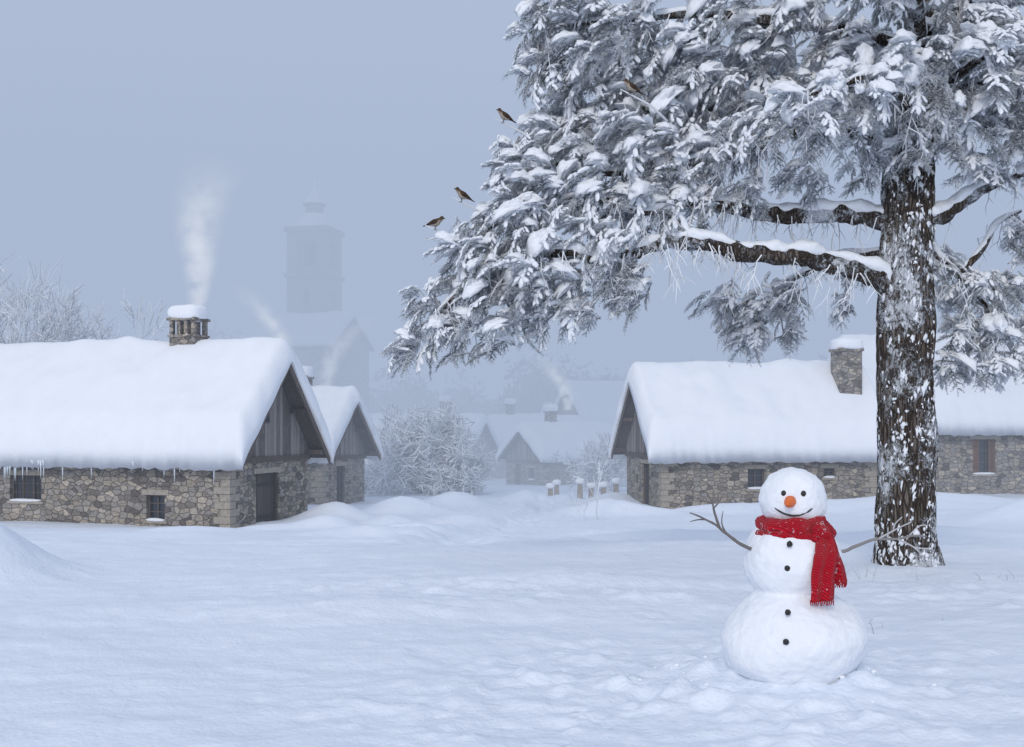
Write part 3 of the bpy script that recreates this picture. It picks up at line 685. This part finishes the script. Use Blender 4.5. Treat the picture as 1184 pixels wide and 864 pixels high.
for k in range(1000):
    p,q=rd.choice(limbpts)
    if p.x>-.5 and rd.random()<.6: continue
    if p.z>8.6: continue
    p=p+Vector((rd.uniform(-.15,.15),rd.uniform(-.35,.35),-q*.5)); l=rd.uniform(.12,.38) if rd.random()<.7 else rd.uniform(.4,.75); pts=[p.copy()]; d=Vector((rd.gauss(0,.35),rd.gauss(0,.3),-1))
    for i in range(5): d=(d+Vector((rd.gauss(0,.22),rd.gauss(0,.22),-.1))).normalized(); pts.append(pts[-1]+d*l/5)
    br.tube(pts,[.010,.009,.008,.007,.006,.003],3,rd.uniform(.5,1),cap=False)
    for i in (1,2,3,4):
        if rd.random()<.6:
            dd=(d+Vector((rd.gauss(0,.7),rd.gauss(0,.7),0))).normalized(); br.tube([pts[i],pts[i]+dd*l*.25,pts[i]+dd*l*.4+Vector((0,0,-.03))],[.007,.006,.002],3,rd.uniform(.6,1),cap=False)
limb.obj('limbs',M_bark,tree,True); lsnow.obj('snow_on_limbs',M_clump,tree,True); br.obj('twigs',M_frost,tree)
# ------------------------------------------------------------ snowman
SX,SY=2.285,9.0; SZ=0.0
man=empty('snowman',(SX,SY,SZ))
body=MB(); 
body.blob((0,0,.36),(.585,.57,.43),72,44,.08,2.0); body.blob((0,0,1.0),(.395,.38,.365),60,36,.06,2.2,seed=3); body.blob((.0,0,1.49),(.266,.262,.262),52,32,.04,2.2,seed=8)
bo=body.obj('snow_body',M_man,man,True)
md=bo.modifiers.new('rm','REMESH'); md.mode='VOXEL'; md.voxel_size=.013; md.use_smooth_shade=True
ms=bo.modifiers.new('sm','SMOOTH'); ms.iterations=6; ms.factor=.6
for sc_,st_ in ((.25,.045),(.06,.018)):
    tx=bpy.data.textures.new('lumps','CLOUDS'); tx.noise_scale=sc_; tx.noise_depth=3
    dm=bo.modifiers.new('d','DISPLACE'); dm.texture=tx; dm.strength=st_; dm.mid_level=.5
M_coal=plain('coal',(.018,.017,.018),.55,.5,60,.8); M_carrot=plain('carrot',(.78,.16,.03),.5,.4,40,.4,.15)
def hp(yaw,pit,k=1.0):
    y=R(yaw);p=R(pit); return Vector((math.sin(y)*math.cos(p)*.268*k,-math.cos(y)*math.cos(p)*.262*k,1.49+math.sin(p)*.262*k))
ey=MB()
for ya in (-30,4): ey.blob(hp(ya,15,1.0),(.021,.018,.024),12,8,.15,4)
ey.obj('eyes',M_coal,man,True)
sm=MB(); mp=[]
for k in range(17):
    t=k/16*2-1; mp.append(hp(-13+t*33,-24+13*t*t,1.012))
sm.tube(mp,[.004]+[.0075]*15+[.004],6,.5,nz=.3,ns=40); sm.obj('mouth',M_coal,man,True)
ns_=MB(); b0=hp(-18,1,.93); dn=Vector((-.42,-.9,-.08)).normalized()
ns_.tube([b0,b0+dn*.03,b0+dn*.07,b0+dn*.11,b0+dn*.15,b0+dn*.165],[.047,.046,.038,.027,.014,.003],16,.5,nz=.15,ns=30); ns_.obj('carrot_nose',M_carrot,man,True)
bt=MB()
for (bx,bz,k) in ((-.12,1.133,0),(-.141,.936,0),(-.169,.577,1),(-.204,.338,1)):
    x,z=bx,bz
    if k==0: yy=-.385*math.sqrt(max(0,1-(x/.395)**2-((z-1)/.365)**2))
    else: yy=-.57*math.sqrt(max(0,1-(x/.585)**2-((z-.36)/.43)**2))
    x*=(9+yy)/9; z=2.11-(2.11-z)*(9+yy)/9
    bt.blob((x,yy-.008,z),(.024,.018,.024),12,8,.2,5)
bt.obj('buttons',M_coal,man,True)
def scarf_mat():
    m,nt,out=newmat('red_wool'); v=coords(nt)
    w=N(nt,'ShaderNodeTexWave',ins={'Scale':26,'Distortion':1.5,'Detail':2}); w.bands_direction='DIAGONAL'; nt.links.new(v,w.inputs['Vector'])
    w2=N(nt,'ShaderNodeTexNoise',ins={'Scale':90,'Detail':3}); nt.links.new(v,w2.inputs['Vector'])
    ad=N(nt,'ShaderNodeMath',operation='ADD'); nt.links.new(w.outputs['Fac'],ad.inputs[0]); nt.links.new(w2.outputs[0],ad.inputs[1])
    c=mixc(nt,w.outputs['Fac'],(.36,.004,.014),(.66,.010,.03))
    nz=N(nt,'ShaderNodeTexNoise',ins={'Scale':34,'Detail':6,'Roughness':.75}); nt.links.new(v,nz.inputs['Vector'])
    n4=N(nt,'ShaderNodeTexNoise',ins={'Scale':5,'Detail':2}); nt.links.new(v,n4.inputs['Vector'])
    a2=N(nt,'ShaderNodeMath',operation='MULTIPLY_ADD'); a2.inputs[1].default_value=.35; nt.links.new(n4.outputs[0],a2.inputs[0]); nt.links.new(nz.outputs[0],a2.inputs[2])
    r=ramp(nt,[(.79,0),(.84,.9)]); nt.links.new(a2.outputs[0],r.inputs[0])
    c=mixc(nt,r.outputs[0],c,(.85,.85,.9))
    b=bsdf(nt,out,c,.95,ad.outputs[0],.9,.012,.1); b.inputs['Sheen Weight'].default_value=.1; return m
M_scarf=scarf_mat()
sf=MB()
def ring(z,R0,r0,tilt,ph,sq):
    n=64;m=16;vs=[]
    for i in range(n):
        a=2*math.pi*i/n; rr_=r0*(1+.2*math.sin(3*a+ph)+.1*math.sin(7*a+ph*2)); Rr=R0*(1+.03*math.sin(2*a+ph))
        for k in range(m):
            b=2*math.pi*k/m; fold=1+.10*math.sin(b*4+a*2+ph)
            x=(Rr+rr_*sq*math.cos(b)*fold); vs.append((x*math.cos(a),x*math.sin(a),z+tilt*math.cos(a-.5)+rr_*math.sin(b)*fold))
    sf.add(vs,[(i*m+k,((i+1)%n)*m+k,((i+1)%n)*m+(k+1)%m,i*m+(k+1)%m) for i in range(n) for k in range(m)],.5)
ring(1.275,.245,.066,-.012,.3,.75); ring(1.215,.275,.052,.02,2.1,.8); ring(1.315,.235,.04,.015,4.,.8)
sf.blob((.155,-.275,1.245),(.085,.07,.085),24,16,.35,4)
def tail(x0,z0,x1,z1,w,y0,y1,ph,curl):
    nl,nw=44,14; th=.022; fr=[];bk=[]
    for i in range(nl):
        t=i/(nl-1); cx=x0+(x1-x0)*t+.008*math.sin(t*7+ph); z=z0+(z1-z0)*t; ww=w*(.62+.38*min(1,t*3))
        yb=y0+(y1-y0)*min(1,t*2.2)**.8
        for k in range(nw):
            s=k/(nw-1)*2-1; y=yb+curl*s*s*.5+.014*math.sin(s*5+ph+t*2)+.008*math.sin(t*14+ph)
            fr.append((cx+s*ww/2,y-th/2*(1-s**4*.8),z+.01*s)); bk.append((cx+s*ww/2,y+th/2*(1-s**4*.8),z+.01*s))
    n=nl*nw; fs=[]
    for i in range(nl-1):
        for k in range(nw-1):
            q=i*nw+k; fs.append((q,q+1,q+nw+1,q+nw)); fs.append((n+q,n+q+nw,n+q+nw+1,n+q+1))
        q=i*nw; fs.append((q,q+nw,n+q+nw,n+q)); q+=nw-1; fs.append((q,n+q,n+q+nw,q+nw))
    for k in range(nw-1): q=(nl-1)*nw+k; fs.append((q,q+1,n+q+1,n+q))
    sf.add(fr+bk,fs,.5)
    for k in range(13):
        s=k/12*2-1; b=Vector((x1+s*w/2*.95,y1+curl*s*s*.5,z1+.006)); sf.tube([b,b+Vector((random.uniform(-.004,.004),0,-.018)),b+Vector((random.uniform(-.008,.008),0,-.04))],[.006,.005,.003],5,.5)
tail(.165,1.25,.115,.735,.185,-.30,-.44,.4,.03); tail(.20,1.25,.285,.86,.13,-.27,-.34,2.,.09)
sfo=sf.obj('scarf',M_scarf,man,True)
ar=MB()
def twig(pts,r0,n=6,val=.2,tp_=.7):
    P,Q=smooth_path([Vector(p) for p in pts],[r0*(1-tp_*i/(len(pts)-1)) for i in range(len(pts))],4)
    P=[p+Vector((0,0,noise.noise(p*9)*.012)) for p in P]; ar.tube(P,Q,n,val,nz=.3,ns=30)
def s2(px,py,y=0): return ((px-917)/142.2,y,2.11-(py-490)/142.2)
twig([s2(880,640,-.05),s2(862,632,-.1),s2(845,622,-.12),s2(828,608,-.14),s2(812,599,-.15),s2(794,591,-.16)],.018)
twig([s2(828,608,-.14),s2(822,592,-.16),s2(818,578,-.2),s2(810,565,-.22)],.012)
twig([s2(820,588,-.17),s2(827,578,-.18),s2(832,568,-.18)],.008); twig([s2(812,599,-.15),s2(803,600,-.1),s2(796,602,-.08)],.008); twig([s2(820,582,-.18),s2(808,577,-.15),s2(799,574,-.14)],.007)
twig([s2(838,617,-.13),s2(832,604,-.1),s2(834,590,-.08)],.008)
twig([s2(955,640,-.05),s2(972,635,-.1),s2(990,628,-.1),s2(1012,622,-.08),s2(1035,622,-.05),s2(1055,619,0),s2(1074,622,.05)],.017,6,.35,.55)
twig([s2(1012,622,-.08),s2(1028,612,-.1),s2(1048,602,-.12)],.010,6,.75,.4); twig([s2(1035,622,-.05),s2(1050,630,-.1),s2(1063,643,-.12)],.009,6,.75,.4)
twig([s2(1028,612,-.1),s2(1030,604,-.1),s2(1038,597,-.1)],.007,6,.8,.4); twig([s2(1050,620,0),s2(1062,610,0),s2(1073,607,0)],.007,6,.9,.4); twig([s2(1050,630,-.1),s2(1056,632,-.08),s2(1076,636,-.05)],.007,6,.9,.4)
ar.obj('twig_arms',M_twig,man,True)
def stems(name,x,y,n,h,seed):
    rd=random.Random(seed); e=empty(name,(x,y,0)); b=MB()
    for k in range(n):
        dx,dy=rd.gauss(0,.3),rd.gauss(0,.2); z=g1(x+dx,y+dy)-.02; hh=h*rd.uniform(.4,1); q=Vector((dx,dy,z)); w=Vector((rd.gauss(0,.25),rd.gauss(0,.25),1))*hh
        b.tube([q,q+w*.5,q+w+Vector((rd.gauss(0,.02),0,-.01))],[.004,.003,.002],3,rd.uniform(.3,.8),cap=False)
    b.obj('stems',M_twig,e)
stems('dry_grass',6.9,14.6,14,.18,1); stems('dry_grass',3.75,11.6,8,.14,2); stems('dry_grass',4.9,15.1,10,.2,3)
cr=MB(); rd=random.Random(8)
for k in range(40):
    a=rd.uniform(0,6.28); r_=.6+abs(rd.gauss(0,.35)); x=SX+r_*math.cos(a)-.2; y=SY+r_*math.sin(a)*.8
    s=rd.uniform(.008,.022)
    cr.blob((x,y,g1(x,y)+s*.05),(s*1.2,s,s*.75),8,6,.4,4,seed=k)
cr.obj('snow_crumbs',M_man,None,True)
# ------------------------------------------------------------ birds
def bird_mat():
    m,nt,out=newmat('sparrow_plumage'); at=N(nt,'ShaderNodeAttribute',attribute_name='val')
    tc=coords(nt); nz=N(nt,'ShaderNodeTexNoise',ins={'Scale':70,'Detail':4}); nt.links.new(tc,nz.inputs['Vector'])
    r=ramp(nt,[(0,(.025,.017,.013)),(.35,(.07,.045,.028)),(.6,(.13,.085,.055)),(.85,(.32,.26,.20)),(1,(.40,.35,.29))]); 
    ad=N(nt,'ShaderNodeMath',operation='MULTIPLY_ADD'); ad.inputs[1].default_value=.35
    s=N(nt,'ShaderNodeMath',operation='SUBTRACT'); s.inputs[1].default_value=.5; nt.links.new(nz.outputs[0],s.inputs[0]); nt.links.new(s.outputs[0],ad.inputs[0]); nt.links.new(at.outputs['Fac'],ad.inputs[2])
    nt.links.new(ad.outputs[0],r.inputs[0]); bsdf(nt,out,r.outputs[0],.8,nz.outputs[0],.5,.004,.2); return m
M_bird=bird_mat(); M_beak=plain('beak_horn',(.05,.04,.03),.5)
def bird(u,v,w,face,pitch,sc=1.35):
    p=tp(u,v,w); e=empty('sparrow',(TX+p.x,TY+p.y,TZ+p.z)); e.scale=(sc,sc,sc)
    if face<0: e.rotation_euler=(Matrix.Rotation(math.pi+.25,3,'Z')@Matrix.Rotation(-R(pitch),3,'Y')).to_euler()
    else: e.rotation_euler=(Matrix.Rotation(-.25,3,'Z')@Matrix.Rotation(-R(pitch),3,'Y')).to_euler()
    st=[(-.135,-.028,.017,.003),(-.10,-.020,.015,.005),(-.065,-.008,.018,.013),(-.045,-.002,.029,.026),(-.02,.002,.038,.037),(.01,.004,.042,.042),(.035,.012,.038,.038),(.052,.028,.030,.030),(.068,.042,.028,.028),(.082,.047,.022,.022),(.092,.046,.010,.010)]
    b=MB(); n=16; vs=[];vl=[]
    for i,(x,z,ry,rz) in enumerate(st):
        for k in range(n):
            a=2*math.pi*k/n; s=math.sin(a); vs.append((x,ry*math.cos(a),z+rz*s)); val=.35 if s>.1 else (.6 if s>-.35 else .95)
            if i<3: val=.12
            if i>=8 and s>.3: val=.2
            if i>=8 and -.6<s<-.1: val=.1
            vl.append(val)
    b.add(vs,[(i*n+k,i*n+(k+1)%n,(i+1)*n+(k+1)%n,(i+1)*n+k) for i in range(len(st)-1) for k in range(n)]+[tuple(range(n))],vl); 
    for sd in (-1,1):
        wv=[];wl=[]
        prof=[(.035,.012,.004,.012),(.015,.010,.010,.024),(-.02,.004,.010,.024),(-.055,-.004,.007,.015),(-.085,-.012,.003,.006),(-.10,-.015,.001,.002)]
        yy=[.034,.037,.036,.027,.017,.012]
        for i,(x,z,ry,rz) in enumerate(prof):
            for k in range(10):
                a=2*math.pi*k/10; wv.append((x,sd*(yy[i]+ry*math.cos(a)),z+rz*math.sin(a))); wl.append(.25 if i<2 else .08+.2*(i%2))
        b.add(wv,[(i*10+k,i*10+(k+1)%10,(i+1)*10+(k+1)%10,(i+1)*10+k) for i in range(5) for k in range(10)],wl)
    b.obj('body',M_bird,e,True)
    k=MB(); k.tube([(.088,0,.046),(.1,0,.044),(.112,0,.041)],[.0085,.005,.001],8,.5)
    for sd in (-1,1):
        k.blob((.076,sd*.021,.051),(.004,.003,.004),8,6,0)
        k.tube([(.005,sd*.015,-.03),(-.002,sd*.015,-.055),(.004,sd*.015,-.072)],[.004,.0025,.0025],5,.5); k.tube([(.004,sd*.015,-.072),(.026,sd*.017,-.073)],[.0025,.0015],4,.5); k.tube([(.004,sd*.015,-.072),(-.014,sd*.015,-.072)],[.0025,.0015],4,.5)
    k.obj('beak_eyes_legs',M_beak,e,True)
    return p
perch=MB()
for (u,v,w,f,pt) in BIRDS:
    p=bird(u,v,w,f,pt)
    d=Vector((0.45,0.05,-.22)); o=p+Vector((0,0,-.10)); perch.tube([o-d*.35,o,o+d*.6,o+d*1.1+Vector((0,0,-.1))],[.006,.011,.015,.018],6,.7,nz=.2)
perch.obj('perch_twigs',M_frost,tree,True)
# ------------------------------------------------------------ fog and chimney smoke (absorbing volumes, emission put in for scattered daylight)
FOG_GLOW=(.405,.485,.645)
def fogbox(name,y0,y1,x,zt,dens):
    m,nt,out=newmat(name+'_mat'); ab=N(nt,'ShaderNodeVolumeAbsorption'); ab.inputs['Color'].default_value=(0,0,0,1); ab.inputs['Density'].default_value=dens
    em=N(nt,'ShaderNodeEmission'); em.inputs['Color'].default_value=(*FOG_GLOW,1); em.inputs['Strength'].default_value=dens  # fog glows by itself, in place of daylight scattered inside it
    ad=N(nt,'ShaderNodeAddShader'); nt.links.new(ab.outputs[0],ad.inputs[0]); nt.links.new(em.outputs[0],ad.inputs[1]); nt.links.new(ad.outputs[0],out.inputs['Volume'])
    b=MB(); b.box((-x,y0,-8),(x,y1,zt)); return b.obj(name,m)
fogbox('fog',22,1000,500,60,.0032); fogbox('fog',54,990,480,42,.0205)
def smoke(x,y,z,H,r0,r1,lean,dens):
    m,nt,out=newmat('smoke_mat'); m.cycles.volume_step_rate=2.0
    tc=N(nt,'ShaderNodeTexCoord'); sx=N(nt,'ShaderNodeSeparateXYZ'); nt.links.new(tc.outputs['Object'],sx.inputs[0])
    def M_(op,a,b=None,c=None):
        q=N(nt,'ShaderNodeMath',operation=op)
        for i,v in enumerate((a,b,c)):
            if v is None: continue
            if hasattr(v,'is_linked'): nt.links.new(v,q.inputs[i])
            else: q.inputs[i].default_value=v
        return q.outputs[0]
    nz=N(nt,'ShaderNodeTexNoise',ins={'Scale':1.3,'Detail':2,'Roughness':.6}); nt.links.new(tc.outputs['Object'],nz.inputs['Vector'])
    t=M_('DIVIDE',sx.outputs[2],H)
    wob=M_('MULTIPLY',M_('SINE',M_('MULTIPLY',sx.outputs[2],1.3)),.12)
    cx=M_('ADD',M_('MULTIPLY',M_('MULTIPLY',t,t),lean),wob)
    dx=M_('SUBTRACT',sx.outputs[0],cx); rr_=M_('SQRT',M_('ADD',M_('MULTIPLY',dx,dx),M_('MULTIPLY',sx.outputs[1],sx.outputs[1])))
    RR=M_('MULTIPLY_ADD',t,(r1-r0),r0)
    f=M_('SUBTRACT',1.0,M_('DIVIDE',rr_,RR)); f=M_('MAXIMUM',f,0.0); f=M_('MULTIPLY',f,f); tt=M_('MAXIMUM',M_('SUBTRACT',1.0,t),0.0); f=M_('MULTIPLY',f,M_('MULTIPLY',tt,M_('ADD',tt,.25)))
    nn=M_('MAXIMUM',M_('MULTIPLY_ADD',nz.outputs[0],3.6,-1.2),0.0)
    dd=M_('MULTIPLY',M_('MULTIPLY',f,nn),dens)
    ab=N(nt,'ShaderNodeVolumeAbsorption'); ab.inputs['Color'].default_value=(0,0,0,1); nt.links.new(dd,ab.inputs['Density'])
    em=N(nt,'ShaderNodeEmission'); em.inputs['Color'].default_value=(.72,.77,.86,1); nt.links.new(dd,em.inputs['Strength'])  # added glow makes the plume look lit and pale
    ad=N(nt,'ShaderNodeAddShader'); nt.links.new(ab.outputs[0],ad.inputs[0]); nt.links.new(em.outputs[0],ad.inputs[1]); nt.links.new(ad.outputs[0],out.inputs['Volume'])
    b=MB(); m_=max(r0,r1)+.1; b.box((min(0,lean)-m_,-m_,0),(max(0,lean)+m_,m_,H)); b.obj('chimney_smoke',m,None,loc=(x,y,z))
smoke(-12.55,43.9,6.5,6.2,.4,1.8,.7,6.0)
smoke(-11.6,57,4.8,4.6,.35,1.2,-2.6,5.0)
smoke(-15.3,90,4.5,6.5,.6,1.9,3.8,5.0)
smoke(4.4,88,3.2,4.8,.5,1.5,-2.8,8.0)
# ------------------------------------------------------------ light, sky, camera
w=bpy.data.worlds.new('World'); scene.world=w; w.use_nodes=True; nt=w.node_tree; nt.nodes.clear()
out=nt.nodes.new('ShaderNodeOutputWorld'); bg=nt.nodes.new('ShaderNodeBackground')
sky=nt.nodes.new('ShaderNodeTexSky'); sky.sky_type='NISHITA'; sky.sun_disc=False; sky.sun_elevation=R(29); sky.sun_rotation=R(195); sky.air_density=1.0; sky.dust_density=3.0
mx=N(nt,'ShaderNodeMix',data_type='RGBA'); mx.inputs[0].default_value=.87
nt.links.new(sky.outputs[0],mx.inputs[6]); mx.inputs[7].default_value=(5.6,6.4,8.1,1)
nt.links.new(mx.outputs[2],bg.inputs['Color']); bg.inputs['Strength'].default_value=.1; nt.links.new(bg.outputs[0],out.inputs[0])
sl=bpy.data.lights.new('Sun','SUN'); sl.energy=1.15; sl.angle=R(16); sl.color=(1,.96,.90)
so=bpy.data.objects.new('Sun',sl); scene.collection.objects.link(so); so.rotation_euler=Vector((.22,.80,-.46)).to_track_quat('-Z','Y').to_euler()
cam=bpy.data.cameras.new('Camera'); co=bpy.data.objects.new('Camera',cam); scene.collection.objects.link(co); scene.camera=co
co.location=(0,0,CAMZ); co.rotation_euler=(R(90),0,0); cam.sensor_width=36; cam.lens=36*1280/1184; cam.shift_y=58/1184; cam.clip_end=3000; cam.clip_start=.1
scene.view_settings.view_transform='Standard'; scene.view_settings.look='None'; scene.view_settings.exposure=0
